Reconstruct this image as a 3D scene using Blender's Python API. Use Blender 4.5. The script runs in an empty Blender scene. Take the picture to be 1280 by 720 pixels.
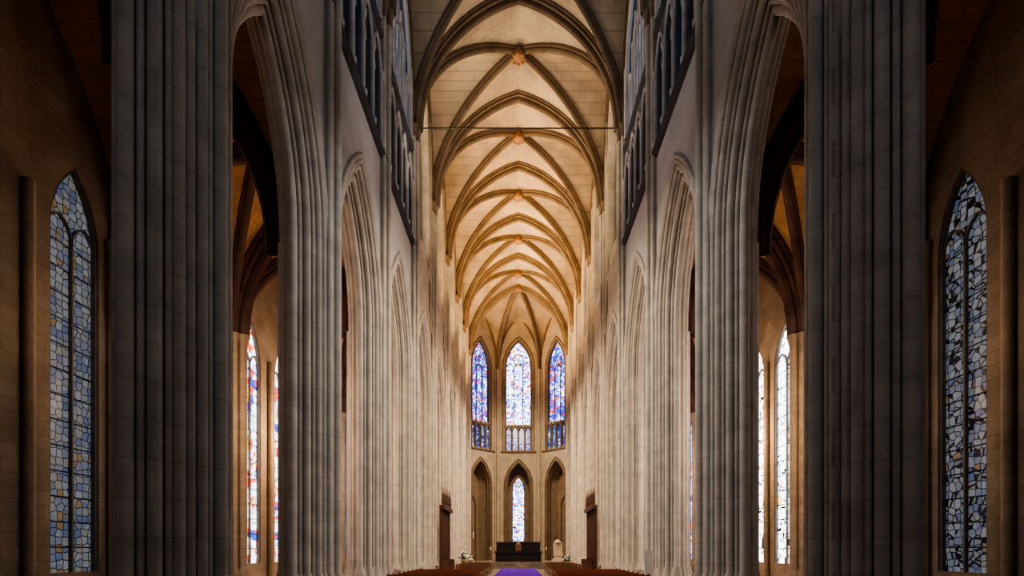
import bpy, math, random
from mathutils import Vector, Matrix
random.seed(4)
col = bpy.context.scene.collection
PI = math.pi
V = Vector
# ------------------------------------------------------------------ dimensions
S = 7.5; Y0 = 4.125
PY = [Y0 + S*k for k in range(0, 10)]            # pier lines 4.125 ... 71.625
YC = PY[-1]                                       # apse centre
WX = 6.75; WB = 8.2; PX = 7.45; OX = 14.25; HV = 6.75; HA = 7.7
VS = 28.8; VR = 8.8
AS_ = 12.7; AR = 6.0; AE = .65; AH = 3.75-AE
E = 2.0
# ------------------------------------------------------------------ mesh builder
class MB:
    def __init__(s): s.v = []; s.f = []; s.sm = []
    def add(s, vs, fs, smooth=False):
        o = len(s.v); s.v += [tuple(p) for p in vs]
        for f in fs: s.f.append([i+o for i in f]); s.sm.append(smooth)
    def box(s, c, d, rz=0):
        cx, cy, cz = c; a, b, h = d[0]/2, d[1]/2, d[2]/2
        ca, sa = math.cos(rz), math.sin(rz)
        vs = []
        for z in (-h, h):
            for x, y in ((-a,-b),(a,-b),(a,b),(-a,b)):
                vs.append((cx+x*ca-y*sa, cy+x*sa+y*ca, cz+z))
        s.add(vs, [(0,3,2,1),(4,5,6,7),(0,1,5,4),(1,2,6,5),(2,3,7,6),(3,0,4,7)])
    def lathe(s, c, prof, n=12, smooth=True):
        vs = []; fs = []
        for r, z in prof:
            for i in range(n):
                a = 2*PI*i/n; vs.append((c[0]+r*math.cos(a), c[1]+r*math.sin(a), c[2]+z))
        m = len(prof)
        for j in range(m-1):
            for i in range(n):
                k = (i+1) % n; fs.append((j*n+i, j*n+k, (j+1)*n+k, (j+1)*n+i))
        s.add(vs, fs, smooth)
        s.add(vs[-n:], [tuple(range(n))]); s.add(vs[:n], [tuple(range(n))[::-1]])
    def prism(s, pts, z0, z1):
        n = len(pts)
        vs = [(x,y,z0) for x,y in pts] + [(x,y,z1) for x,y in pts]
        s.add(vs, [(i,(i+1)%n,n+(i+1)%n,n+i) for i in range(n)] + [tuple(range(n,2*n)), tuple(range(n))[::-1]])
    def sweep(s, path, b, prof, closed=False, smooth=False):
        b = V(b).normalized(); n = len(path); path = [V(p) for p in path]; rings = []
        for i, p in enumerate(path):
            t0 = (path[i]-path[i-1]).normalized() if i else None
            t1 = (path[i+1]-path[i]).normalized() if i < n-1 else None
            n0 = b.cross(t0).normalized() if t0 else None
            n1 = b.cross(t1).normalized() if t1 else None
            if n0 is None: nn = n1; k = 1
            elif n1 is None: nn = n0; k = 1
            else:
                nn = (n0+n1).normalized(); k = 1/max(.3, nn.dot(n0))
            rings.append([p + b*q[0] + nn*(q[1]*k) for q in prof])
        m = len(prof); vs = [v for r in rings for v in r]; fs = []
        for i in range(n-1):
            for j in range(m if closed else m-1):
                k = (j+1) % m
                fs.append((i*m+j, i*m+k, (i+1)*m+k, (i+1)*m+j))
        s.add(vs, fs, smooth)
    def tube(s, a, b, r, n=6):
        a = V(a); b = V(b); d = (b-a).normalized()
        u = d.cross(V((0,0,1)));  u = V((1,0,0)) if u.length < .01 else u.normalized()
        w = d.cross(u); vs = []
        for p in (a, b):
            for i in range(n):
                t = 2*PI*i/n; vs.append(p+u*(r*math.cos(t))+w*(r*math.sin(t)))
        s.add(vs, [(i,(i+1)%n,n+(i+1)%n,n+i) for i in range(n)], True)
        s.add(vs, [tuple(range(n)), tuple(range(n,2*n))])
    def build(s, name, mat, parent=None):
        me = bpy.data.meshes.new(name); me.from_pydata(s.v, [], s.f)
        me.polygons.foreach_set('use_smooth', s.sm); me.update()
        o = bpy.data.objects.new(name, me); me.materials.append(mat)
        col.objects.link(o)
        if parent: o.parent = parent
        return o
def circ(cx, cy, r, n=10): return [(cx+r*math.cos(2*PI*i/n), cy+r*math.sin(2*PI*i/n)) for i in range(n)]
def empty(name, loc=(0,0,0), rz=0):
    o = bpy.data.objects.new(name, None); o.location = loc; o.rotation_euler = (0,0,rz)
    o.empty_display_size = .2; col.objects.link(o); return o
def tag(o, label=None, cat=None, group=None, kind=None):
    if label: o['label'] = label
    if cat: o['category'] = cat
    if group: o['group'] = group
    if kind: o['kind'] = kind
    return o
def copy_tree(o, parent=None):
    c = o.copy(); col.objects.link(c)
    if parent: c.parent = parent
    for ch in [x for x in col.objects if x.parent == o]: copy_tree(ch, c)
    return c
ORD = ['first','second','third','fourth','fifth','sixth','seventh','eighth','ninth','tenth','eleventh','twelfth']
# ------------------------------------------------------------------ materials
def newmat(name):
    m = bpy.data.materials.new(name); m.use_nodes = True
    nt = m.node_tree; b = nt.nodes['Principled BSDF']; return m, nt, b
def stone(name, c1, c2, mortar, bw=.9, bh=.42, axis='wall', rough=.85, ms=.012, bump=.25, blot=.55, nsc=.9):
    m, nt, b = newmat(name); N = nt.nodes.new; L = nt.links.new
    g = N('ShaderNodeNewGeometry'); sp = N('ShaderNodeSeparateXYZ'); L(g.outputs['Position'], sp.inputs[0])
    cb = N('ShaderNodeCombineXYZ')
    if axis == 'wall':
        ad = N('ShaderNodeMath'); ad.operation = 'ADD'; L(sp.outputs[0], ad.inputs[0]); L(sp.outputs[1], ad.inputs[1])
        L(ad.outputs[0], cb.inputs[0]); L(sp.outputs[2], cb.inputs[1])
    else:
        L(sp.outputs[0], cb.inputs[0]); L(sp.outputs[1], cb.inputs[1])
    br = N('ShaderNodeTexBrick'); L(cb.outputs[0], br.inputs['Vector'])
    br.inputs['Scale'].default_value = 1; br.inputs['Brick Width'].default_value = bw; br.inputs['Row Height'].default_value = bh
    br.inputs['Mortar Size'].default_value = ms; br.inputs['Color1'].default_value = (*c1,1); br.inputs['Color2'].default_value = (*c2,1)
    br.inputs['Mortar'].default_value = (*mortar,1); br.inputs['Mortar Smooth'].default_value = .5
    no = N('ShaderNodeTexNoise'); no.inputs['Scale'].default_value = nsc; no.inputs['Detail'].default_value = 6; L(g.outputs['Position'], no.inputs['Vector'])
    rp = N('ShaderNodeValToRGB'); rp.color_ramp.elements[0].position = .3; rp.color_ramp.elements[0].color = (1-blot,1-blot,1-blot,1)
    rp.color_ramp.elements[1].position = .7; rp.color_ramp.elements[1].color = (1.08,1.07,1.05,1); L(no.outputs['Fac'], rp.inputs[0])
    mx = N('ShaderNodeMixRGB'); mx.blend_type = 'MULTIPLY'; mx.inputs[0].default_value = .8
    L(br.outputs['Color'], mx.inputs[1]); L(rp.outputs[0], mx.inputs[2]); L(mx.outputs[0], b.inputs['Base Color'])
    b.inputs['Roughness'].default_value = rough
    bp = N('ShaderNodeBump'); bp.inputs['Strength'].default_value = bump; bp.inputs['Distance'].default_value = .03
    n2 = N('ShaderNodeTexNoise'); n2.inputs['Scale'].default_value = 6; n2.inputs['Detail'].default_value = 4; L(g.outputs['Position'], n2.inputs['Vector'])
    L(n2.outputs['Fac'], bp.inputs['Height']); L(bp.outputs[0], b.inputs['Normal'])
    return m
def plain(name, c, rough=.6, metal=0, nscale=4, var=.3):
    m, nt, b = newmat(name); N = nt.nodes.new; L = nt.links.new
    t = N('ShaderNodeTexCoord'); no = N('ShaderNodeTexNoise'); no.inputs['Scale'].default_value = nscale; L(t.outputs['Object'], no.inputs['Vector'])
    rp = N('ShaderNodeValToRGB'); rp.color_ramp.elements[0].color = (*[x*(1-var) for x in c],1); rp.color_ramp.elements[1].color = (*[min(1,x*(1+var)) for x in c],1)
    L(no.outputs['Fac'], rp.inputs[0]); L(rp.outputs[0], b.inputs['Base Color'])
    b.inputs['Roughness'].default_value = rough; b.inputs['Metallic'].default_value = metal
    return m
def wood(name, c):
    m, nt, b = newmat(name); N = nt.nodes.new; L = nt.links.new
    t = N('ShaderNodeTexCoord'); mp = N('ShaderNodeMapping'); mp.inputs['Scale'].default_value = (1,1,8); L(t.outputs['Object'], mp.inputs[0])
    w = N('ShaderNodeTexNoise'); w.inputs['Scale'].default_value = 3; w.inputs['Detail'].default_value = 5; L(mp.outputs[0], w.inputs['Vector'])
    rp = N('ShaderNodeValToRGB'); rp.color_ramp.elements[0].color = (*[x*.5 for x in c],1); rp.color_ramp.elements[1].color = (*[x*1.3 for x in c],1)
    L(w.outputs['Fac'], rp.inputs[0]); L(rp.outputs[0], b.inputs['Base Color']); b.inputs['Roughness'].default_value = .5
    return m
def glass(name, stops, strength, scale=3.0, lead=.035, rnd=.8):
    m, nt, b = newmat(name); N = nt.nodes.new; L = nt.links.new
    g = N('ShaderNodeNewGeometry')
    v = N('ShaderNodeTexVoronoi'); v.inputs['Scale'].default_value = scale; v.inputs['Randomness'].default_value = rnd; L(g.outputs['Position'], v.inputs['Vector'])
    e = N('ShaderNodeTexVoronoi'); e.feature = 'DISTANCE_TO_EDGE'; e.inputs['Scale'].default_value = scale; e.inputs['Randomness'].default_value = rnd; L(g.outputs['Position'], e.inputs['Vector'])
    sp = N('ShaderNodeSeparateColor'); L(v.outputs['Color'], sp.inputs[0])
    no = N('ShaderNodeTexNoise'); no.inputs['Scale'].default_value = .8; L(g.outputs['Position'], no.inputs['Vector'])
    ad = N('ShaderNodeMath'); ad.operation = 'MULTIPLY_ADD'; ad.inputs[1].default_value = .9; L(no.outputs['Fac'], ad.inputs[0])
    sc = N('ShaderNodeMath'); sc.operation = 'MULTIPLY_ADD'; sc.inputs[1].default_value = .8; sc.inputs[2].default_value = -.35; L(sp.outputs[0], sc.inputs[0])
    L(sc.outputs[0], ad.inputs[2])
    rp = N('ShaderNodeValToRGB'); rp.color_ramp.interpolation = 'CONSTANT'
    els = rp.color_ramp.elements
    els[0].position = 0; els[0].color = (*stops[0][1],1); els[1].position = stops[1][0]; els[1].color = (*stops[1][1],1)
    for p, c in stops[2:]:
        q = els.new(p); q.color = (*c,1)
    L(ad.outputs[0], rp.inputs[0])
    gt = N('ShaderNodeMath'); gt.operation = 'GREATER_THAN'; gt.inputs[1].default_value = lead; L(e.outputs['Distance'], gt.inputs[0])
    st = N('ShaderNodeMath'); st.operation = 'MULTIPLY'; st.inputs[1].default_value = strength; L(gt.outputs[0], st.inputs[0])
    L(rp.outputs[0], b.inputs['Emission Color']); L(st.outputs[0], b.inputs['Emission Strength'])  # daylight behind the panes put into the glass as emission
    b.inputs['Base Color'].default_value = (.03,.03,.04,1); b.inputs['Roughness'].default_value = .3
    return m
M = {}
M['stone'] = stone('limestone', (.56,.48,.38), (.50,.43,.34), (.36,.3,.24), blot=.25)
M['wallpale'] = stone('pale plastered stone', (.54,.53,.53), (.51,.50,.50), (.44,.43,.43), blot=.3, bw=1.1, bh=.5, ms=.006, nsc=.5)
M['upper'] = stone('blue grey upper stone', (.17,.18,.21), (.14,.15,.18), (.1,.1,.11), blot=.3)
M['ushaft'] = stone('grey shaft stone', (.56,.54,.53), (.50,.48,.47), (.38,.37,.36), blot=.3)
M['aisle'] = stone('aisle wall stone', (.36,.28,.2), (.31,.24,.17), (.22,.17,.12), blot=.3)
M['pier'] = stone('pier stone', (.58,.53,.46), (.53,.485,.42), (.40,.36,.31), bw=2.2, bh=.75, ms=.012, blot=.3, nsc=1.6)
M['rib'] = stone('rib stone', (.25,.19,.13), (.21,.16,.11), (.15,.11,.08), bw=.7, bh=.7, blot=.3)
M['web'] = stone('vault plaster', (.58,.49,.37), (.53,.445,.335), (.36,.29,.21), bw=.9, bh=.36, axis='top', ms=.014, bump=.15, blot=.5, nsc=.4)
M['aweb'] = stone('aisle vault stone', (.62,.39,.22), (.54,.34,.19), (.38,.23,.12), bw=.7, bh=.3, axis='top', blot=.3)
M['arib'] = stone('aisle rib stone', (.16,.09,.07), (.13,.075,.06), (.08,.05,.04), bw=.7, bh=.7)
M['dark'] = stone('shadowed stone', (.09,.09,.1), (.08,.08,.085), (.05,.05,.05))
M['floor'] = stone('floor tiles', (.30,.25,.2), (.18,.15,.12), (.1,.08,.07), bw=.6, bh=.6, axis='top', rough=.35, bump=.05)
M['lead'] = plain('dark lead and iron', (.04,.04,.045), .6, .3)
M['trac'] = plain('tracery stone', (.15,.14,.13), .9)
M['gold'] = plain('gilded boss', (.34,.2,.11), .6, .1)
M['pew'] = wood('reddish pew wood', (.34,.11,.06))
M['oak'] = wood('dark brown oak', (.16,.09,.055))
M['oak2'] = wood('chair oak', (.2,.09,.05))
M['rush'] = plain('woven rush', (.3,.2,.1), .9, 0, 40)
M['purple'] = plain('purple carpet pile', (.10,.035,.36), 1, 0, 60, .2)
M['purple'].node_tree.nodes['Principled BSDF'].inputs['Specular IOR Level'].default_value = 0
M['white'] = plain('white linen', (.8,.78,.74), .8, 0, 10, .05)
M['wax'] = plain('candle wax', (.85,.8,.66), .5, 0, 10, .05)
M['brass'] = plain('brass', (.5,.36,.16), .35, .9)
M['black'] = plain('black marble', (.02,.015,.016), .45)
M['green'] = plain('leaves', (.05,.11,.03), .8)
M['petal'] = plain('white petals', (.85,.83,.78), .8, 0, 9, .08)
M['pale'] = plain('pale carved stone', (.5,.42,.32), .8)
M['iron'] = plain('steel rod', (.07,.06,.055), .5, .6)
W_=(.9,.93,1.0); LB=(.3,.5,1.0); DB=(.02,.07,.6); PU=(.25,.14,.55); RD=(.85,.06,.03); AM=(.95,.42,.1)
M['gapse'] = glass('apse stained glass', [(0,DB),(.1,RD),(.18,W_),(.38,LB),(.48,DB),(.55,RD),(.585,W_),(.76,LB)], 3.4, 3.0)
M['gside'] = glass('apse side stained glass', [(0,RD),(.12,DB),(.3,LB),(.40,W_),(.46,DB),(.56,RD),(.61,DB),(.72,LB),(.84,W_)], 2.6, 2.8)
M['ggal'] = glass('gallery glass', [(0,DB),(.3,LB),(.46,PU),(.58,W_),(.68,DB),(.84,LB)], 1.1, 3.0, .06)
M['gaisle'] = glass('aisle window glass', [(0,DB),(.1,RD),(.2,W_),(.46,(.8,.86,1)),(.52,RD),(.58,AM),(.64,LB),(.7,W_),(.85,AM)], 2.6, 2.2, .03, .6)
M['gblue'] = glass('deep blue aisle glass', [(0,DB),(.2,LB),(.4,W_),(.5,LB),(.6,DB),(.72,RD),(.78,LB)], 2.8, 2.4, .03, .6)
M['gaislew'] = glass('aisle pale window glass', [(0,W_),(.3,(.85,.9,1)),(.55,(.95,.9,.8)),(.75,W_),(.93,AM)], 3.8, 2.2, .03, .6)
M['gaisled'] = glass('dim aisle window glass', [(0,(.6,.63,.68)),(.3,(.42,.48,.6)),(.55,(.55,.55,.52)),(.75,(.3,.38,.6)),(.93,(.6,.4,.2))], .25, 4.0, .05, .5)
M['gcl'] = glass('clerestory glass', [(0,(.35,.4,.5)),(.25,(.45,.5,.62)),(.5,(.6,.65,.75)),(.75,(.3,.35,.5))], 1.2, 2.4)
M['gclf'] = glass('sunlit clerestory glass', [(0,(1,.78,.5)),(.3,(1,.88,.68)),(.6,(1,.74,.45)),(.8,(.9,.9,1))], 2.0, 1.6)
# ------------------------------------------------------------------ arch helpers
def arcpts(h, r, n=9):
    c = ((r/h)**2-1)/2*h; R = h+c; tm = math.acos(max(-1,min(1,c/R)))
    right = [(-c+R*math.cos(tm*i/n), R*math.sin(tm*i/n)) for i in range(n+1)]
    right[-1] = (0.0, r)
    return [(-x, z) for x, z in right] + right[:-1][::-1]         # left spring -> apex -> right spring
class Fr:
    def __init__(s, O, D, Nn): s.O=V((O[0],O[1],0)); s.D=V((D[0],D[1],0)); s.N=V((Nn[0],Nn[1],0))
    def p(s, a, d, z): q = s.O+s.D*a+s.N*d; return (q.x,q.y,z)
def panel(mb, fr, s0, s1, z0, top, ops, th, soffit=True, backface=True):
    tf = top if callable(top) else (lambda s: top)
    def quad(a, b, za0, zb0, za1, zb1):
        for d in ((0, th) if backface else (0,)):
            mb.add([fr.p(a,d,za0), fr.p(b,d,zb0), fr.p(b,d,zb1), fr.p(a,d,za1)], [(0,1,2,3)])
    def solid(a, b):
        if b-a < 1e-4: return
        n = max(1, int((b-a)/.35)) if callable(top) else 1
        for i in range(n):
            x = a+(b-a)*i/n; y = a+(b-a)*(i+1)/n; quad(x,y,z0,z0,tf(x),tf(y))
    cur = s0
    for (sc,h,zb,zs,r) in sorted(ops):
        solid(cur, sc-h)
        pts = [(sc+x, zs+z) for x, z in arcpts(h, r)]
        for (x,z),(x2,z2) in zip(pts, pts[1:]):
            quad(x,x2,z,z2,tf(x),tf(x2))
            if soffit: mb.add([fr.p(x,0,z),fr.p(x2,0,z2),fr.p(x2,th,z2),fr.p(x,th,z)], [(0,1,2,3)])
        zlo = z0
        if zb is not None:
            quad(sc-h,sc+h,z0,z0,zb,zb); zlo = zb
            mb.add([fr.p(sc-h,0,zb),fr.p(sc+h,0,zb),fr.p(sc+h,th,zb),fr.p(sc-h,th,zb)], [(0,1,2,3)])
        if soffit:
            for x in (sc-h, sc+h): mb.add([fr.p(x,0,zlo),fr.p(x,th,zlo),fr.p(x,th,zs),fr.p(x,0,zs)], [(0,1,2,3)])
        cur = sc+h
    solid(cur, s1)
def outline(fr, sc, h, zb, zs, r, d):
    return [fr.p(sc-h,d,zb)] + [fr.p(sc+x,d,zs+z) for x,z in arcpts(h,r)] + [fr.p(sc+h,d,zb)]
def archsweep(mb, fr, sc, h, zs, r, d, prof, zb=None, smooth=False, closed=True):
    path = [fr.p(sc+x,d,zs+z) for x,z in arcpts(h,r)]
    if zb is not None: path = [fr.p(sc-h,d,zb)] + path + [fr.p(sc+h,d,zb)]
    mb.sweep(path, V((0,0,1)).cross(fr.D), prof, closed, smooth)
wn = [0]
def window(fr, sc, h, zb, zs, r, d, gm, n=2, step=.9, label='', tw=.09, oculus=True):
    wn[0] += 1
    root = empty('window_%d' % wn[0], fr.p(sc,d,zb)); tag(root, label, None, None, 'structure')
    L0 = V(root.location)
    def fin(mb, name, mat):
        mb.v = [tuple(V(p)-L0) for p in mb.v]; return mb.build(name, mat, root)
    g = MB(); o = outline(fr,sc,h,zb,zs,r,d+.06); g.add(o, [tuple(range(len(o)))]); fin(g,'glass',gm)
    t = MB()
    archsweep(t, fr, sc, h, zs, r, d, [(-.09,-.05),(.09,-.05),(.09,tw*1.3),(-.09,tw*1.3)], zb)
    w = 2*h/n; zh = zs - (.15*h if n > 1 else 0)
    for i in range(1, n):
        x = sc-h+w*i; a = fr.p(x,d,(zb+zh)/2)
        ang = math.atan2(fr.D.y, fr.D.x); t.box(a, (tw, .12, zh-zb), ang)
    if n > 1:
        for i in range(n):
            archsweep(t, fr, sc-h+w*(i+.5), w/2, zh, w*.75, d, [(-.05,-tw*.4),(.05,-tw*.4),(.05,tw*.4),(-.05,tw*.4)])
        if oculus:
            rr = h*.42; cz = zh + w*.75 + rr*.62
            pts = [fr.p(sc+rr*math.cos(q*PI/10), d, cz+rr*math.sin(q*PI/10)) for q in range(21)]
            t.sweep(pts, V((0,0,1)).cross(fr.D), [(-.05,-.06),(.05,-.06),(.05,.06),(-.05,.06)], True)
            for q in range(6):
                a = q*PI/3; t.tube(fr.p(sc,d,cz), fr.p(sc+rr*math.cos(a),d,cz+rr*math.sin(a)), .035, 4)
    fin(t, 'tracery', M['trac'])
    bars = MB(); z = zb+step
    while z < zs:
        bars.tube(fr.p(sc-h,d+.02,z), fr.p(sc+h,d+.02,z), .022, 4); z += step
    if bars.v: fin(bars, 'glazing_bars', M['lead'])
    return root
def gz(u, half, zs, rise):
    u = min(1.0, abs(u)); c = ((rise/half)**2-1)/2
    return zs + half*math.sqrt(max(0,(1+c)**2-(u+c)**2))
def us(half, rise, n=12):
    c = ((rise/half)**2-1)/2; tm = math.acos(c/(1+c))
    r = [-c+(1+c)*math.cos(tm*i/n) for i in range(n+1)]; r[0]=1.0; r[-1]=0.0
    return [-x for x in r] + r[:-1][::-1]
# ------------------------------------------------------------------ floor
f = MB(); f.add([(-15,-3.5,0),(15,-3.5,0),(15,86,0),(-15,86,0)], [(0,1,2,3)]); f.build('floor', M['floor'])['kind']='structure'
# ------------------------------------------------------------------ nave walls
BAY = [-3.375] + PY
KF = 5                                            # bays from here on have the pale choir elevation
YF = BAY[KF]
for sg, nm in ((-1,'left'),(1,'right')):
    fr = Fr((sg*WX,0),(0,1),(sg,0)); w = MB(); up = MB(); far = MB(); back = MB()
    for k in range(len(BAY)-1):
        a, b = BAY[k], BAY[k+1]; c = (a+b)/2
        panel(w if k < KF else far, fr, a, b, 0, 21.4, [(c,AH,None,AS_,AR)], WB-WX, soffit=False)
        top = (lambda s, c=c: gz((s-c)/(S/2),HV,VS,VR)+.06)
        if k < KF:
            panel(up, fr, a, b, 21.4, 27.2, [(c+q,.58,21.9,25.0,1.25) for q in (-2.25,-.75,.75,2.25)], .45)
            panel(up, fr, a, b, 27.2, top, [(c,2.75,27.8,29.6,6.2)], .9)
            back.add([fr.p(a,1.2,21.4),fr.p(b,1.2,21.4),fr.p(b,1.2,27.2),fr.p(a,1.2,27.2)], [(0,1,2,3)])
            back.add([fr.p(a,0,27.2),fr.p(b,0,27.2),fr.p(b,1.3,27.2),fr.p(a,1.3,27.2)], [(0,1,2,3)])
        else:
            panel(far, fr, a, b, 21.4, top, [(c,1.9,23.6,29.0,6.4)], .9)
    w.build('wall_'+nm, M['wallpale'])['kind'] = 'structure'
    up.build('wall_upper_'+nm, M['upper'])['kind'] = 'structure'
    far.build('wall_choir_'+nm, M['stone'])['kind'] = 'structure'
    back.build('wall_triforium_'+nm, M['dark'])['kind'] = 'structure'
tn = [0]
def trim(mb, mat, label):
    tn[0] += 1; o = mb.build('trim_%d' % tn[0], mat); tag(o, label, None, None, 'structure'); return o
for sg, nm in ((-1,'left'),(1,'right')):
    for z, dd, lab in ((21.4,.24,'lower'),(27.2,.18,'upper')):
        m = MB(); x = sg*WX
        m.add([(x,-3.3,z-.25),(x-sg*dd*.5,-3.3,z-.2),(x-sg*dd,-3.3,z-.06),(x-sg*dd,-3.3,z+.06),(x,-3.3,z+.2),
               (x,YF,z-.25),(x-sg*dd*.5,YF,z-.2),(x-sg*dd,YF,z-.06),(x-sg*dd,YF,z+.06),(x,YF,z+.2)],
              [(i,i+1,i+6,i+5) for i in range(4)])
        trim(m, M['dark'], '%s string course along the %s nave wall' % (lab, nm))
    m = MB(); fr = Fr((sg*WX,0),(0,1),(sg,0)); ms2 = MB()
    for k in range(1, len(BAY)-1):
        c = (BAY[k]+BAY[k+1])/2
        if k >= KF:
            for q in (-3.0,-2.5,2.5,3.0):
                zq = 18.6 if abs(q) > 2.7 else 20
                ms2.lathe((sg*(WX-.05), c+q, zq), [(.13,0),(.1,.15),(.1,gz(q/3.75,HV,VS,VR)-zq-.5)], 6)
            archsweep(ms2, fr, c, 1.95, 29.0, 6.5, -.03, circ(0,0,.12,8), 22.6, True)
            ms2.add([(sg*WX,BAY[k],22.3),(sg*(WX-.12),BAY[k],22.45),(sg*(WX-.12),BAY[k],22.6),(sg*WX,BAY[k],22.7),
                     (sg*WX,BAY[k+1],22.3),(sg*(WX-.12),BAY[k+1],22.45),(sg*(WX-.12),BAY[k+1],22.6),(sg*WX,BAY[k+1],22.7)], [(0,1,5,4),(1,2,6,5),(2,3,7,6)])
            continue
        for q in (-3.0,-1.5,0,1.5,3.0):
            m.lathe((sg*(WX-.08), c+q, 21.5), [(.2,0),(.2,.25),(.11,.35),(.11,3.3),(.18,3.55),(.18,3.7)], 8)
            if abs(q) > 1.6: m.lathe((sg*(WX-.06), c+q, 27.3), [(.15,0),(.09,.2),(.09,gz(q/3.75,HV,VS,VR)-27.6-1.2)], 6)
        for q in (-2.25,-1.5,-.75,0,.75,1.5,2.25):
            zt = 29.6 + 5.2*(1-(abs(q)/3.0)**1.6) - .8
            m.lathe((sg*(WX+.08), c+q, 27.8), [(.12,0),(.08,.15),(.08,zt-27.8)], 6)
            m.lathe((sg*(WX+.08), c+q, 21.9), [(.1,0),(.06,.15),(.06,2.9),(.09,3.1)], 6)
        for q in (-2.25,-.75,.75,2.25):
            archsweep(m, fr, c+q, .64, 25.0, 1.35, -.08, circ(0,0,.09,6), None, True)
            archsweep(m, fr, c+q, .5, 30.2+(1.6 if abs(q)<1 else 0), .9, .08, circ(0,0,.08,6), None, True)
            archsweep(m, fr, c+q, .3, 24.9, .6, .1, circ(0,0,.05,6), None, True)
        archsweep(m, fr, c, 2.75, 29.6, 6.2, -.05, circ(0,0,.14,8), 27.5, True)
    trim(m, M['ushaft'], 'rows of slim triforium and clerestory shafts along the %s wall' % nm)
    trim(ms2, M['stone'], 'pale wall shafts and window mouldings of the %s choir wall' % nm)
# arcade arches with nested mouldings
ORD_SH = [(0,1.52,.15),(.18,1.36,.07),(.34,1.2,.135),(.48,.99,.07),(.6,.85,.12),(.72,.66,.09)]
CP = [(.7,.62),(.66,.54),(.66,.58),(.54,.58),(.54,.7),(.42,.7),(.42,.85),(.26,.88),(.26,1.02),(.1,1.06),(.1,1.26)]
SPLAY = [(-t,e-AE) for t,e in CP] + [(t,e-AE) for t,e in CP[::-1]]
for sg, nm in ((-1,'left'),(1,'right')):
    for k in range(len(BAY)-1):
        c = (BAY[k]+BAY[k+1])/2; m = MB(); fr = Fr((sg*PX,0),(0,1),(sg,0))
        archsweep(m, fr, c, AH, AS_, AR, 0, SPLAY, None, False, False)
        for t, e, r in ORD_SH:
            for s2 in ((1,-1) if t else (1,)):
                archsweep(m, fr, c, AH, AS_, AR, 0, circ(t*s2, e-AE, r, 10), None, True)
        archsweep(m, fr, c, AH+.16, AS_, AR+.22, -(PX-WX)-.03, circ(0,0,.11,8), None, True)
        trim(m, M['pier'], '%s nested pointed arch moulding on the %s arcade' % (ORD[k], nm))
# ------------------------------------------------------------------ piers
def make_pier():
    root = empty('clustered_pier')
    m = MB(); poly = [(1.1,-.6),(1.1,.6),(.95,1.0),(.4,1.75),(-.4,1.75),(-.95,1.0),(-1.1,.6),(-1.1,-.6),(-.95,-1.0),(-.4,-1.75),(.4,-1.75),(.95,-1.0)]
    m.prism(poly, 0, .55); m.prism([(x*.94,y*.94) for x,y in poly], .55, .8); m.build('plinth', M['pier'], root)
    side = CP + [(-t,e) for t,e in CP[::-1]]
    m = MB(); m.prism([(.74,-.35),(.74,.35)] + side + [(-.76,.35),(-.76,-.35)] + [(-x,-y) for x,y in side], .8, AS_)
    m.build('core', M['pier'], root)
    m = MB(); m.prism([(.6,-.6),(.75,-.58),(.76,-.42),(.79,-.36),(.8,-.2),(.85,-.14),(.85,.14),(.8,.2),(.79,.36),(.76,.42),(.75,.58),(.6,.6)], .8, VS); m.build('pilaster', M['pier'], root)
    def shaft(x, y, r, top):
        s = MB(); s.lathe((x,y,0), [(r*1.7,.8),(r*1.7,.95),(r*1.35,1.05),(r*1.45,1.12),(r,1.25),(r,top)], 12); s.build('shaft', M['pier'], root)
    for t, e, r in ORD_SH:
        for a in ((1,-1) if t else (1,)):
            for b in (1,-1): shaft(t*a, e*b, r, AS_)
    for t, y, r in ((.96,0,.15),(.87,.27,.07),(.84,.48,.11)):
        for b in ((1,-1) if y else (1,)):
            shaft(t, y*b, r, VS)
            if r > .1: shaft(-t, y*b, r, AS_)
    c = MB()
    for t, y, r in ((.96,0,.16),(.84,.48,.12),(.84,-.48,.12)):
        c.lathe((t,y,VS-.7), [(r*1.05,0),(r*1.3,.06),(r*1.05,.14),(r*1.2,.35),(r*1.8,.6),(r*1.9,.62),(r*1.9,.75)], 10)
    c.build('capital', M['rib'], root)
    return root
pier = make_pier(); first = True
for sg, nm in ((-1,'left'),(1,'right')):
    for k, y in enumerate(PY):
        o = pier if first else copy_tree(pier); first = False
        o.location = (sg*PX, y, 0); o.rotation_euler.z = 0 if sg < 0 else PI
        if k == 1: lb = 'nearest visible dark clustered stone pier at the %s edge of the nave' % nm
        elif k == 0: lb = 'clustered stone pier beside the viewpoint on the %s side' % nm
        elif k == 2: lb = 'big grey clustered pier of fluted shafts, second visible on the %s' % nm
        else: lb = 'tall clustered stone pier, %s visible on the %s side of the nave' % (ORD[k-1], nm)
        tag(o, lb, 'pier', 'clustered piers of the nave arcade')
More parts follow.
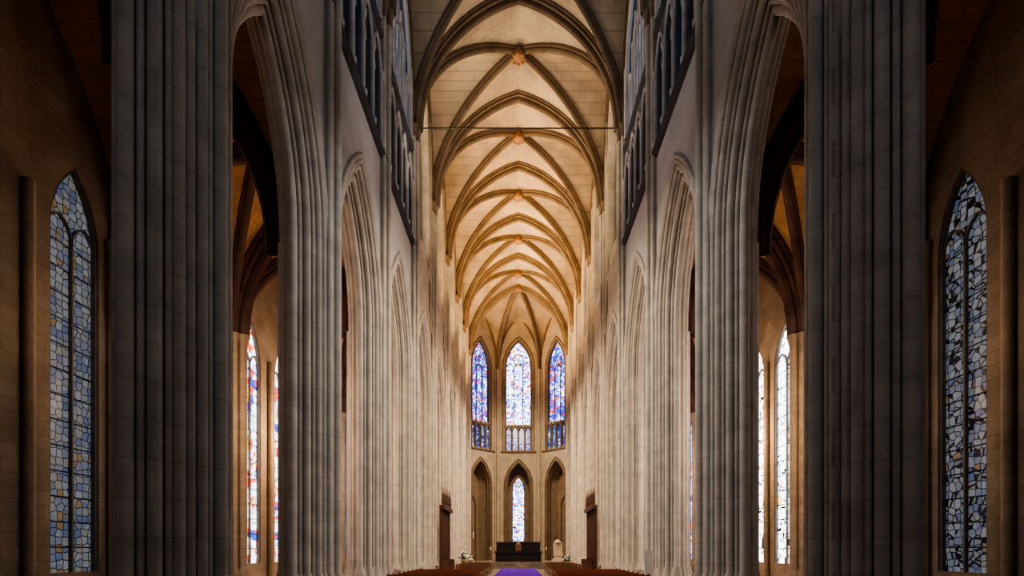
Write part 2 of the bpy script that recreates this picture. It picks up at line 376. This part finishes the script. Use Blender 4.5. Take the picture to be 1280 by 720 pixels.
# ------------------------------------------------------------------ nave vault
RIB = [(-.2,-.12),(-.2,.12),(-.11,.18),(-.15,.28),(-.1,.4),(0,.48),(.1,.4),(.15,.28),(.11,.18),(.2,.12),(.2,-.12)]
RIBT = [(-.42,-.15),(-.42,.1),(-.3,.14),(-.33,.28),(-.22,.34),(-.14,.24),(-.16,.4),(-.13,.56),(0,.66),(.13,.56),(.16,.4),(.14,.24),(.22,.34),(.33,.28),(.3,.14),(.42,.1),(.42,-.15)]
U = us(HV, VR, 14); cv = MB()
def bay_vault(mb, cx, half, a, b, zs, rise, U):
    c = (a+b)/2; hb = (b-a)/2; n = len(U)
    vs = [(cx+half*u, c+hb*v, max(gz(u,half,zs,rise), gz(v,half,zs,rise))) for v in U for u in U]
    fs = []
    for j in range(n-1):
        for i in range(n-1):
            q = (j*n+i, j*n+i+1, (j+1)*n+i+1, (j+1)*n+i)
            if i == j: fs += [(q[0],q[1],q[2]),(q[0],q[2],q[3])]
            elif i+j == n-2: fs += [(q[0],q[1],q[3]),(q[1],q[2],q[3])]
            else: fs.append(q)
    mb.add(vs, fs)
for k in range(len(BAY)-1): bay_vault(cv, 0, HV, BAY[k], BAY[k+1], VS, VR, U)
HW = HA*math.tan(PI/8); TH = [-PI/2+PI*i/64 for i in range(65)]
RR = sorted(set([u for u in U if u >= 0] + [.1,.2]))
def apz(u, th):
    fi = round(th/(PI/4)); l = th - fi*PI/4
    g0 = gz(u,HV,VS,VR)
    if abs(fi) == 2: return g0
    s = abs(math.tan(l))/math.tan(PI/8)*u
    return g0 + (gz(s,HV,VS,VR)-g0)*.82
def appt(u, th):
    fi = round(th/(PI/4)); l = th - fi*PI/4; R = HA*u/math.cos(l)
    return (R*math.sin(th), YC+R*math.cos(th), apz(u,th))
n = len(TH); vs = [appt(u, t) for u in RR for t in TH]
cv.add(vs, [(j*n+i, j*n+i+1, (j+1)*n+i+1, (j+1)*n+i) for j in range(len(RR)-1) for i in range(n-1)])
cv.build('ceiling', M['web'])['kind'] = 'structure'
for k, y in enumerate(BAY):
    m = MB(); m.sweep([(HV*u, y, gz(u,HV,VS,VR)) for u in U], (0,1,0), RIBT)
    trim(m, M['rib'], '%s transverse rib of the high vault from the front' % ORD[k])
for k in range(len(BAY)-1):
    a, b = BAY[k], BAY[k+1]; c = (a+b)/2; m = MB()
    for sy in (1,-1):
        H = V((HV, sy*S/2, 0)).normalized()
        m.sweep([(HV*u, c+sy*S/2*u, gz(u,HV,VS,VR)) for u in U], V((0,0,1)).cross(H), RIB)
    for sx in (1,-1):
        m.sweep([(sx*(HV-.05), c+S/2*u, gz(u,HV,VS,VR)) for u in U], (-1,0,0), [(p*.7,q*.6) for p,q in RIB])
    trim(m, M['rib'], '%s pair of crossing diagonal ribs of the high vault' % ORD[k])
m = MB(); m2 = MB()
for th in (-3*PI/8,-PI/8,PI/8,3*PI/8):
    R = HA/math.cos(PI/8); H = V((math.sin(th), math.cos(th), 0))
    m.sweep([(R*u*H.x, YC+R*u*H.y, gz(u,HV,VS,VR)) for u in U if u >= 0], V((0,0,1)).cross(H), [(p*1.4,q*1.4) for p,q in RIB])
    m2.lathe((R*H.x*.955, YC+R*H.y*.955-.1, 0), [(.28,0),(.28,1),(.2,1.2),(.2,VS)], 10)
    for q in (-.34,.34): m2.lathe((R*H.x*.965+q*H.y, YC+R*H.y*.965-q*H.x, 0), [(.13,0),(.13,VS)], 8)
trim(m, M['rib'], 'ribs radiating over the apse from the last boss')
trim(m2, M['stone'], 'tall slim wall shafts between the apse windows')
def make_boss():
    r = empty('vault_boss')
    m = MB(); m.lathe((0,0,-.68), [(.12,0),(.42,.05),(.5,.16),(.5,.3),(.38,.45),(.38,.62)], 16); m.build('disc', M['gold'], r)
    m = MB()
    for i in range(8):
        a = i*PI/4; m.lathe((.42*math.cos(a), .42*math.sin(a), -.72), [(.02,0),(.12,.05),(.13,.15),(.05,.24)], 6)
    m.build('petals', M['gold'], r); return r
boss = make_boss()
bys = [(BAY[k]+BAY[k+1])/2 for k in range(4, len(BAY)-1)] + [YC]
for i, y in enumerate(bys):
    o = boss if i == 0 else copy_tree(boss); o.location = (0, y, VS+VR-.1)
    tag(o, '%s carved gilt boss along the vault ridge counted from the front' % ORD[i], 'boss', 'gilt bosses on the vault ridge')
# ------------------------------------------------------------------ aisles
AX = (WB+OX)/2; AHF = (OX-WB)/2; AVR = 6.5
UA = us(AHF, AVR, 8)
for sg, nm in ((-1,'left'),(1,'right')):
    m = MB()
    for k in range(len(BAY)-1): bay_vault(m, sg*AX, AHF, BAY[k], BAY[k+1], AS_, AVR, UA)
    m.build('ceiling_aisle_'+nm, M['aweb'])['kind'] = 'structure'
    for k in range(len(BAY)-1):
        a, b = BAY[k], BAY[k+1]; c = (a+b)/2; m = MB()
        m.sweep([(sg*AX+AHF*u, b, gz(u,AHF,AS_,AVR)) for u in UA], (0,1,0), [(p*1.4,q*1.3) for p,q in RIBT])
        for sy in (1,-1):
            H = V((AHF, sy*S/2, 0)).normalized()
            m.sweep([(sg*AX+AHF*u, c+sy*S/2*u, gz(u,AHF,AS_,AVR)) for u in UA], V((0,0,1)).cross(H), [(p*1.2,q*1.2) for p,q in RIB])
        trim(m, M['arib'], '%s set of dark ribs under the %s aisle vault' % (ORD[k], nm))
    fr = Fr((sg*OX,0),(0,1),(sg,0)); m = MB(); rs = MB()
    for k in range(len(BAY)-1):
        a, b = BAY[k], BAY[k+1]; c = (a+b)/2
        hw = 1.2 if (k >= 3 and sg > 0) else .95
        panel(m, fr, a, b, 0, (lambda s, c=c: gz((s-c)/(S/2),AHF,AS_,AVR)+.06), [(c-1.8,hw,1.3,12.0,2.3),(c+1.8,hw,1.3,12.0,2.3)], .6)
        for q, r, x in ((0,.22,.5),(-.35,.14,.3),(.35,.14,.3),(-.62,.1,.12),(.62,.1,.12)):
            rs.lathe((sg*(OX-x), b+q, 0), [(r*1.6,0),(r*1.6,.9),(r,1.1),(r,AS_-.5),(r*1.6,AS_)], 8)
        for q, r, x in ((0,.15,.15),):
            rs.lathe((sg*(OX-x), c+q, 0), [(r*1.6,0),(r,1.1),(r,AS_)], 8)
        if k >= 1:
            for j, q in enumerate((-1.8,1.8)):
                gm = M['gaisled'] if k < 3 else (M['gaisle'] if (sg < 0 and (k,j) != (3,1)) else M['gaislew'])
                if k > 4: gm = M['gblue']
                window(fr, c+q, hw, 1.3, 12.0, 2.3, .15, gm, 2, .8,
                       '%s aisle lancet window of the %s bay on the %s' % (('near','far')[j], ORD[k], nm), .07, False)
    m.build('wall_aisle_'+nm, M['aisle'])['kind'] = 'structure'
    trim(rs, M['aisle'], 'wall shafts between the windows of the %s aisle' % nm)
    m = MB(); m.add([(sg*WX,YC+.3,0),(sg*15,YC+.3,0),(sg*15,YC+.3,20),(sg*WX,YC+.3,20)], [(0,1,2,3)]); m.build('wall_aisle_end_'+nm, M['stone'])['kind'] = 'structure'
    fr = Fr((sg*WX,0),(0,1),(sg,0))
    for k in range(1, len(BAY)-1):
        c = (BAY[k]+BAY[k+1])/2
        if k < KF: window(fr, c, 2.75, 27.8, 29.6, 6.2, .45, M['gcl'], 4, 1.0, '%s clerestory window from the front on the %s' % (ORD[k-1], nm), .14)
        else: window(fr, c, 1.9, 23.6, 29.0, 6.4, .6, M['gclf'], 3, 1.0, '%s clerestory window from the front on the %s' % (ORD[k-1], nm), .14)
fr = Fr((0,-3.375),(1,0),(0,-1)); m = MB()
panel(m, fr, -15, 15, 0, 38, [(0,3.0,9,18,5)], .6); m.build('wall_front', M['stone'])['kind'] = 'structure'
M['gfill'] = glass('west fill glow', [(0,(.6,.7,.95)),(.3,(.78,.86,1)),(.6,(.5,.62,.95)),(.8,(.85,.9,1))], 1.7, 1.5)  # unseen glowing window added behind the camera to fill the near bays
window(fr, 0, 3.0, 9, 18, 5, .3, M['gfill'], 3, 1.2, 'glowing fill window added unseen behind the viewpoint', .12)
# ------------------------------------------------------------------ apse walls
aw = MB()
for i, th in enumerate((0, -PI/4, PI/4, -PI/2, PI/2)):
    Nn = (math.sin(th), math.cos(th)); D = (math.cos(th), -math.sin(th))
    fr = Fr((HA*Nn[0], YC+HA*Nn[1]), D, Nn)
    if abs(th) > 1.5:
        s0, s1 = (-HW, 0) if th > 0 else (0, HW)
        panel(aw, fr, s0, s1, 0, VS+5, [], .5); continue
    top = (lambda s, th=th: apz(1.0, th + (math.atan(s/HA)*.9999))+.05)
    wt = 33.2 if th == 0 else 32.4; hh = 1.95 if th == 0 else 1.7
    panel(aw, fr, -HW, HW, 0, 16.6, [(0,1.75,None,11.6,3.4)], 2.4)
    panel(aw, fr, -HW, HW, 16.6, 20.6, [(q,.43,16.9,19.5,.9) for q in (-1.44,-.48,.48,1.44)], .4)
    panel(aw, fr, -HW, HW, 20.6, top, [(0,hh,20.7,wt-4.0,4.0)], .6)
    m = MB()
    archsweep(m, fr, 0, 1.75, 11.6, 3.4, 0, circ(0,-.05,.16,8), 0, True); archsweep(m, fr, 0, 1.75, 11.6, 3.4, .35, circ(0,.08,.13,8), 0, True)
    archsweep(m, fr, 0, 2.1, 11.6, 3.9, -.02, circ(0,0,.1,8), 0, True)
    archsweep(m, fr, 0, hh, wt-4.0, 4.0, 0, circ(0,0,.12,8), 16.7, True)
    archsweep(m, fr, 0, hh+.35, wt-4.0, 4.5, -.03, circ(0,0,.1,8), 16.7, True)
    archsweep(m, fr, 0, HW-.1, VS, VR*.93, -.1, circ(0,0,.16,8), None, True)
    m.tube(fr.p(-HW,-.05,16.6), fr.p(HW,-.05,16.6), .16, 8)
    for q in (-1.92,-.96,0,.96,1.92): m.lathe(fr.p(q,-.05,16.7), [(.16,0),(.1,.2),(.1,3.0),(.16,3.2),(.16,3.9)], 8)
    for q in (-1.44,-.48,.48,1.44): archsweep(m, fr, q, .45, 19.5, .95, -.05, circ(0,0,.08,6), None, True)
    trim(m, M['rib'], 'shafts and arch mouldings on the %s apse wall' % ('centre','left','right')[i])
    window(fr, 0, hh, 20.7, wt-4.0, 4.0, .35, M['gapse'] if th == 0 else M['gside'], 3, .95, 'tall blue stained glass window in the %s of the apse' % ('centre','left','right')[i], .13)
    for q in (-1.44,-.48,.48,1.44):
        window(fr, q, .43, 16.9, 19.5, .9, .25, M['ggal'], 1, .9, 'small gallery light %s in the row below the %s apse window' % ({-1.44:'first',-.48:'second',.48:'third',1.44:'fourth'}[q], ('centre','left','right')[i]), .06)
    bm_ = MB()
    fr0 = Fr((0,YC+HA+2.4),D,Nn)
    if th == 0: panel(bm_, fr0, -1.85, 1.85, 0, 15.2, [(0,.95,3.4,11.3,1.9)], .3)
    else: bm_.add([fr.p(-1.85,2.4,0),fr.p(1.85,2.4,0),fr.p(1.85,2.4,15.2),fr.p(-1.85,2.4,15.2)], [(0,1,2,3)])
    bm_.build('wall_niche_'+('centre','left','right')[i], M['aisle'])['kind'] = 'structure'
    if th == 0: window(fr0, 0, .95, 3.4, 11.3, 1.9, .15, M['gapse'], 2, .8, 'narrow stained glass lancet inside the central arch of the apse', .08)
    else:
        d_ = MB(); archsweep(d_, fr, 0, 1.0, 8.5, 1.8, 2.3, circ(0,0,.12,8), .4, True); trim(d_, M['rib'], 'blind arch inside the %s niche of the apse' % ('','left','right')[i])
aw.build('wall_apse', M['stone'])['kind'] = 'structure'
# ------------------------------------------------------------------ sanctuary
r = empty('sanctuary_platform', (0,0,0)); tag(r, 'stepped dark stone platform filling the far end of the nave', 'steps')
for i in range(4):
    m = MB(); y0 = 58+i*.45; m.box((0,(y0+71)/2,.09+.17*i-.0), (11.6-i*.5, 71-y0, .17)); m.build('step', M['floor'], r)
PZ = .685
r = empty('altar', (0,61.6,PZ)); tag(r, 'wide dark altar table standing at the front of the platform', 'altar')
m = MB(); m.box((0,0,.06),(5.3,1.3,.12)); m.box((0,0,.55),(5.0,1.0,.9)); 
for q in (-2.3,-1.15,0,1.15,2.3): m.box((q,-.52,.55),(.14,.08,.9))
m.build('body', M['black'], r)
m = MB(); m.box((0,0,1.06),(5.4,1.25,.12)); m.build('table_slab', M['black'], r)
r = empty('high_altar', (0,68.5,PZ)); tag(r, 'tall dark carved high altar against the back of the sanctuary', 'altar')
m = MB(); m.box((0,0,.55),(5.8,1.2,1.1)); m.box((0,-.1,1.15),(6.0,1.45,.12)); m.build('body', M['black'], r)
m = MB(); m.box((0,.35,1.75),(5.6,.35,1.1)); 
for q in (-2.6,-1.6,1.6,2.6): m.box((q,.12,1.75),(.25,.2,1.1))
m.box((0,.35,2.34),(5.8,.5,.1)); m.build('retable', M['black'], r)
m = MB(); m.box((0,-.1,1.65),(.8,.5,.8)); m.lathe((0,-.1,2.05),[(.35,0),(.26,.2),(.05,.4),(.01,.5)],8); m.build('tabernacle', M['oak'], r)
def candlestick(x, y, z, h, lab):
    r = empty('candlestick', (x,y,z)); m = MB()
    m.lathe((0,0,0), [(.18,0),(.18,.04),(.05,.12),(.03,.2),(.03,h*.4),(.06,h*.43),(.03,h*.46),(.03,h*.75),(.11,h*.78),(.11,h*.8)], 10); m.build('stand', M['brass'], r)
    m = MB(); m.lathe((0,0,h*.8), [(.045,0),(.045,h*.2),(.01,h*.2+.02)], 8); m.build('candle', M['wax'], r)
    tag(r, lab, 'candlestick', 'candlesticks around the altar')
candlestick(-3.2,61.6,PZ,1.7,'brass floor candlestick left of the altar table')
candlestick(3.2,61.6,PZ,1.7,'brass floor candlestick right of the altar table')
candlestick(-5.1,60.5,PZ,3.4,'tallest brass candlestick at the left side of the platform')
r = empty('carved_seat', (4.9,66,PZ)); tag(r, 'pale carved high-backed seat right of the high altar', 'seat')
m = MB(); m.box((0,0,.15),(1.5,1.3,.3)); m.build('plinth', M['pale'], r)
m = MB(); m.box((0,0,.7),(1.1,.9,.14)); m.box((0,0,.48),(.9,.8,.36)); m.build('seat', M['pale'], r)
m = MB(); m.box((0,.42,1.5),(1.1,.12,1.6)); m.lathe((0,.42,2.3),[(.5,0),(.35,.2),(.03,.4)],4); m.build('backrest', M['pale'], r)
for q in (-.5,.5):
    m = MB(); m.box((q,0,.95),(.12,.8,.4)); m.build('armrest', M['pale'], r)
def flowers(x, y, z, lab, s=1):
    r = empty('flower_arrangement', (x,y,z)); m = MB()
    m.lathe((0,0,0), [(.22*s,0),(.22*s,.05),(.08*s,.12),(.06*s,.75*s),(.2*s,.8*s),(.28*s,1.1*s),(.24*s,1.12*s)], 12); m.build('vase', M['brass'], r)
    g = MB(); p = MB()
    for i in range(46):
        a = random.uniform(0,2*PI); e = random.uniform(.1,1.4); R = random.uniform(.3,.6)*s
        q = (R*math.cos(a)*math.cos(e), R*math.sin(a)*math.cos(e), 1.15*s+R*math.sin(e)*1.3)
        (g if i % 3 == 0 else p).lathe((q[0],q[1],q[2]-.06), [(.02,0),(.1*s,.03),(.12*s,.09),(.04,.14)], 6)
        if i % 3: g.tube((0,0,1.05*s), q, .01, 4)
    g.build('leaves', M['green'], r); p.build('blossoms', M['petal'], r)
    tag(r, lab, 'flowers', 'white flower arrangements')
flowers(-5.4,52.5,0,'white flowers in a brass vase left of the platform steps',1.0)
flowers(-5.0,54.5,0,'smaller white flowers beside the left end of the steps',.8)
flowers(5.0,54.5,0,'white flowers in a brass vase right of the platform steps',.8)
m = MB(); m.box((0,44.7,.015),(3.7,26.2,.03)); tag(m.build('carpet_runner', M['purple']), 'purple carpet runner leading up the centre to the altar steps', 'carpet')
def make_pew():
    r = empty('pew'); L_ = 3.3
    m = MB(); m.box((0,.0,.46),(L_,.42,.05)); m.build('seat', M['pew'], r)
    m = MB(); m.box((0,-.24,.7),(L_,.04,.42)); m.box((0,-.24,.93),(L_+.02,.09,.05)); m.build('backrest', M['pew'], r)
    for s in (-1,1):
        m = MB(); x = s*(L_/2+.03)
        pr = [(-.32,0),(.28,0),(.28,.5),(.1,.62),(-.12,.7),(-.18,1.0),(-.32,1.0)]
        vs = [(x-.03,a,b) for a,b in pr]+[(x+.03,a,b) for a,b in pr]; k = len(pr)
        m.add(vs, [(i,(i+1)%k,k+(i+1)%k,k+i) for i in range(k)]+[tuple(range(k)),tuple(range(k,2*k))]); m.build('end_panel', M['pew'], r)
    m = MB(); m.box((0,-.34,.62),(L_,.16,.03)); m.build('book_ledge', M['pew'], r)
    m = MB(); m.box((0,-.5,.16),(L_*.96,.16,.05)); m.box((-1.4,-.5,.07),(.05,.12,.14)); m.box((1.4,-.5,.07),(.05,.12,.14)); m.build('kneeler', M['pew'], r)
    return r
pw = make_pew(); first = True
for sx, nm in ((-1,'left'),(1,'right')):
    for i in range(8):
        o = pw if first else copy_tree(pw); first = False
        o.location = (sx*3.85, 30.2-i*1.05, 0)
        tag(o, 'reddish wooden pew, %s row from the altar end on the %s' % (ORD[i], nm), 'pew', 'wooden pews in the nave')
def make_chair():
    r = empty('church_chair')
    m = MB(); m.box((0,0,.45),(.42,.4,.04)); m.build('seat', M['rush'], r)
    for x in (-.19,.19):
        m = MB(); m.tube((x,.18,0),(x,.18,.44),.02); m.build('leg', M['oak2'], r)
        m = MB(); m.tube((x,-.18,0),(x,-.2,.92),.02); m.build('leg', M['oak2'], r)
    m = MB(); 
    for z in (.62,.75,.89): m.box((0,-.195,z),(.38,.025,.07))
    m.build('backrest', M['oak2'], r)
    m = MB(); m.tube((-.19,.18,.2),(.19,.18,.2),.012); m.tube((-.19,-.18,.2),(.19,-.18,.2),.012); m.build('stretcher', M['oak2'], r)
    return r
ch = make_chair(); first = True
for sx, nm in ((-1,'left'),(1,'right')):
    for i in range(7):
        for j in range(5):
            o = ch if first else copy_tree(ch); first = False
            o.location = (sx*(2.6+j*.52), 35.5+i*2.2, 0)
            tag(o, 'dark rush-seated chair, %s from the carpet in the %s row on the %s' % (ORD[j], ORD[i], nm), 'chair', 'rush-seated chairs before the altar')
def screen(sg, nm):
    r = empty('choir_stall', (sg*5.8, 44.3, 0), 0 if sg < 0 else PI); tag(r, 'tall brown carved wooden choir stall before the piers on the %s' % nm, 'choir stall')
    m = MB(); m.box((0,0,.15),(.75,5.4,.3)); m.build('base', M['oak'], r)
    m = MB(); m.box((-.33,0,2.9),(.08,5.3,5.2))
    for i in range(6):
        archsweep(m, Fr((-.27,0),(0,1),(1,0)), -2.0+i*.8, .3, 4.4, .5, 0, circ(0,0,.04,6), 1.4, True)
    m.build('back_panel', M['oak'], r)
    m = MB(); m.box((-.15,0,5.5),(.42,5.4,.14)); m.box((-.15,0,5.34),(.34,5.3,.14)); m.build('cornice', M['oak'], r)
    for i in range(7):
        y = -2.4+i*.8
        m = MB(); m.box((-.22,y,2.9),(.1,.1,5.1)); m.lathe((-.15,y,5.57), [(.09,0),(.07,.35),(.11,.4),(.05,.55),(.08,.62),(.03,1.2),(.01,1.6)], 6); m.build('pinnacle', M['oak'], r)
    for i in range(6):
        y = -2.0+i*.8
        m = MB(); m.box((0,y,.75),(.5,.7,.08)); m.box((.05,y-.38,.8),(.5,.06,.9)); m.build('seat', M['oak'], r)
    return r
screen(-1,'left'); screen(1,'right')
def confess(sg, y, nm):
    r = empty('confessional', (sg*12.9, y, 0), 0 if sg < 0 else PI); tag(r, 'brown wooden confessional against the %s aisle wall' % nm, 'confessional')
    m = MB(); m.box((0,0,1.4),(1.2,2.4,2.8)); m.build('body', M['oak'], r)
    m = MB(); m.box((0,0,2.9),(1.4,2.6,.2)); m.box((0,0,3.06),(1.3,2.5,.12)); m.build('cornice', M['oak'], r)
    m = MB(); vs = [(-.6,-.9,3.12),(.6,-.9,3.12),(-.6,.9,3.12),(.6,.9,3.12),(-.6,0,3.7),(.6,0,3.7)]; m.add(vs, [(0,1,5,4),(2,4,5,3),(1,3,5),(0,4,2)]); m.build('pediment', M['oak'], r)
    for q in (-.8,0,.8):
        d = MB(); d.box((.62,q,1.3),(.06,.68,2.3)); dd = d.build('door', M['pew'], r)
        k = MB(); k.lathe((.67,q+.26,1.2),[(.03,0),(.03,.08)],6); k.build('handle', M['brass'], dd)
confess(-1,20.2,'left'); confess(1,21.0,'right')
r = empty('notice_stand', (5.9,24.2,0)); tag(r, 'white notice board on a thin stand before a right-hand pier', 'notice board')
m = MB(); m.tube((0,0,0),(0,0,.95),.03); m.box((0,0,.02),(.4,.4,.04)); m.build('stand', M['iron'], r)
m = MB(); m.box((0,0,1.45),(.34,.05,1.1)); m.build('board', M['white'], r)
m = MB(); m.tube((-6.4,34.12,29.0),(6.4,34.12,29.0),.035,6); tag(m.build('tie_rod', M['iron']), 'thin dark iron tie rod spanning the nave below the vault', 'tie rod')
# ------------------------------------------------------------------ lights
def spot(loc, target, power, color, size=110, rad=.5):  # added spots without fixtures, brightening vault, walls and piers
    l = bpy.data.lights.new('added_spot','SPOT'); l.energy = power; l.color = color; l.spot_size = math.radians(size); l.spot_blend = 1; l.shadow_soft_size = rad
    o = bpy.data.objects.new('added_spot', l); o.location = loc
    o.rotation_euler = (V(target)-V(loc)).to_track_quat('-Z','Y').to_euler(); col.objects.link(o)
def point(loc, power, color, rad=.3):  # added points without fixtures, brightening the aisles
    l = bpy.data.lights.new('added_point','POINT'); l.energy = power; l.color = color; l.shadow_soft_size = rad
    o = bpy.data.objects.new('added_point', l); o.location = loc; col.objects.link(o)
WARM = (1,.61,.29); WW = (1,.77,.52)
for sg in (-1,1):
    kk = 2.0 if sg < 0 else .15                     # stronger light from the left, so the right webs glow
    for y, p in ((45.4,3800),(52.9,5200),(60.4,5800),(67.9,5800)):
        spot((sg*5.9,y,22.0), (-sg*4.0,y+2,35), p*kk, WARM, 120)
    spot((sg*5.9,37.9,22.0), (-sg*4,39,35), 2100*kk, (1,.74,.5), 120)
    spot((sg*5.9,30.4,22.0), (-sg*4,34,35), 650*kk, (1,.88,.75), 120)
    for y, p in ((41,5600),(49,6300),(57,7600),(65,8500)):
        spot((sg*5.9,y-3,22.0), (-sg*7,y+2,5), p, WW, 100, .2)
    spot((sg*5.9,30.4,22.0), (-sg*7,33,6), 5200, (1,.85,.66), 100, .15)
    spot((sg*5.9,15.4,21.0), (-sg*6.9,21,7), 3300, (.95,.96,1), 66, .1)
    spot((sg*5.9,22.9,21.0), (-sg*6.9,28,7), 4600, (1,.9,.78), 80, .1)
    spot((sg*5.9,15.4,21.0), (-sg*6.9,26,27), 900, (.82,.89,1), 80, .2)
    for y, p in ((15.4,40),(22.9,620),(30.4,800),(38,600),(45.5,420),(53,380)): point((sg*11.8,y,8.5), p, (1,.66,.40), .2)
spot((0,66,22),(0,79,14),6000,WW,100)
w = bpy.data.worlds.new('World'); bpy.context.scene.world = w; w.use_nodes = True
w.node_tree.nodes['Background'].inputs[0].default_value = (.6,.7,.9,1); w.node_tree.nodes['Background'].inputs[1].default_value = .3
try:
    bpy.context.scene.view_settings.look = 'AgX - High Contrast'
except Exception as e_: print('look', e_)
# ------------------------------------------------------------------ camera
cd = bpy.data.cameras.new('Camera'); cam = bpy.data.objects.new('Camera', cd); col.objects.link(cam)
cam.location = (0,0,E); cam.rotation_euler = (PI/2,0,0); cd.sensor_width = 36; cd.lens = 36*667/1280
cd.shift_x = -8/1280; cd.shift_y = 328/1280; cd.clip_end = 300
bpy.context.scene.camera = cam
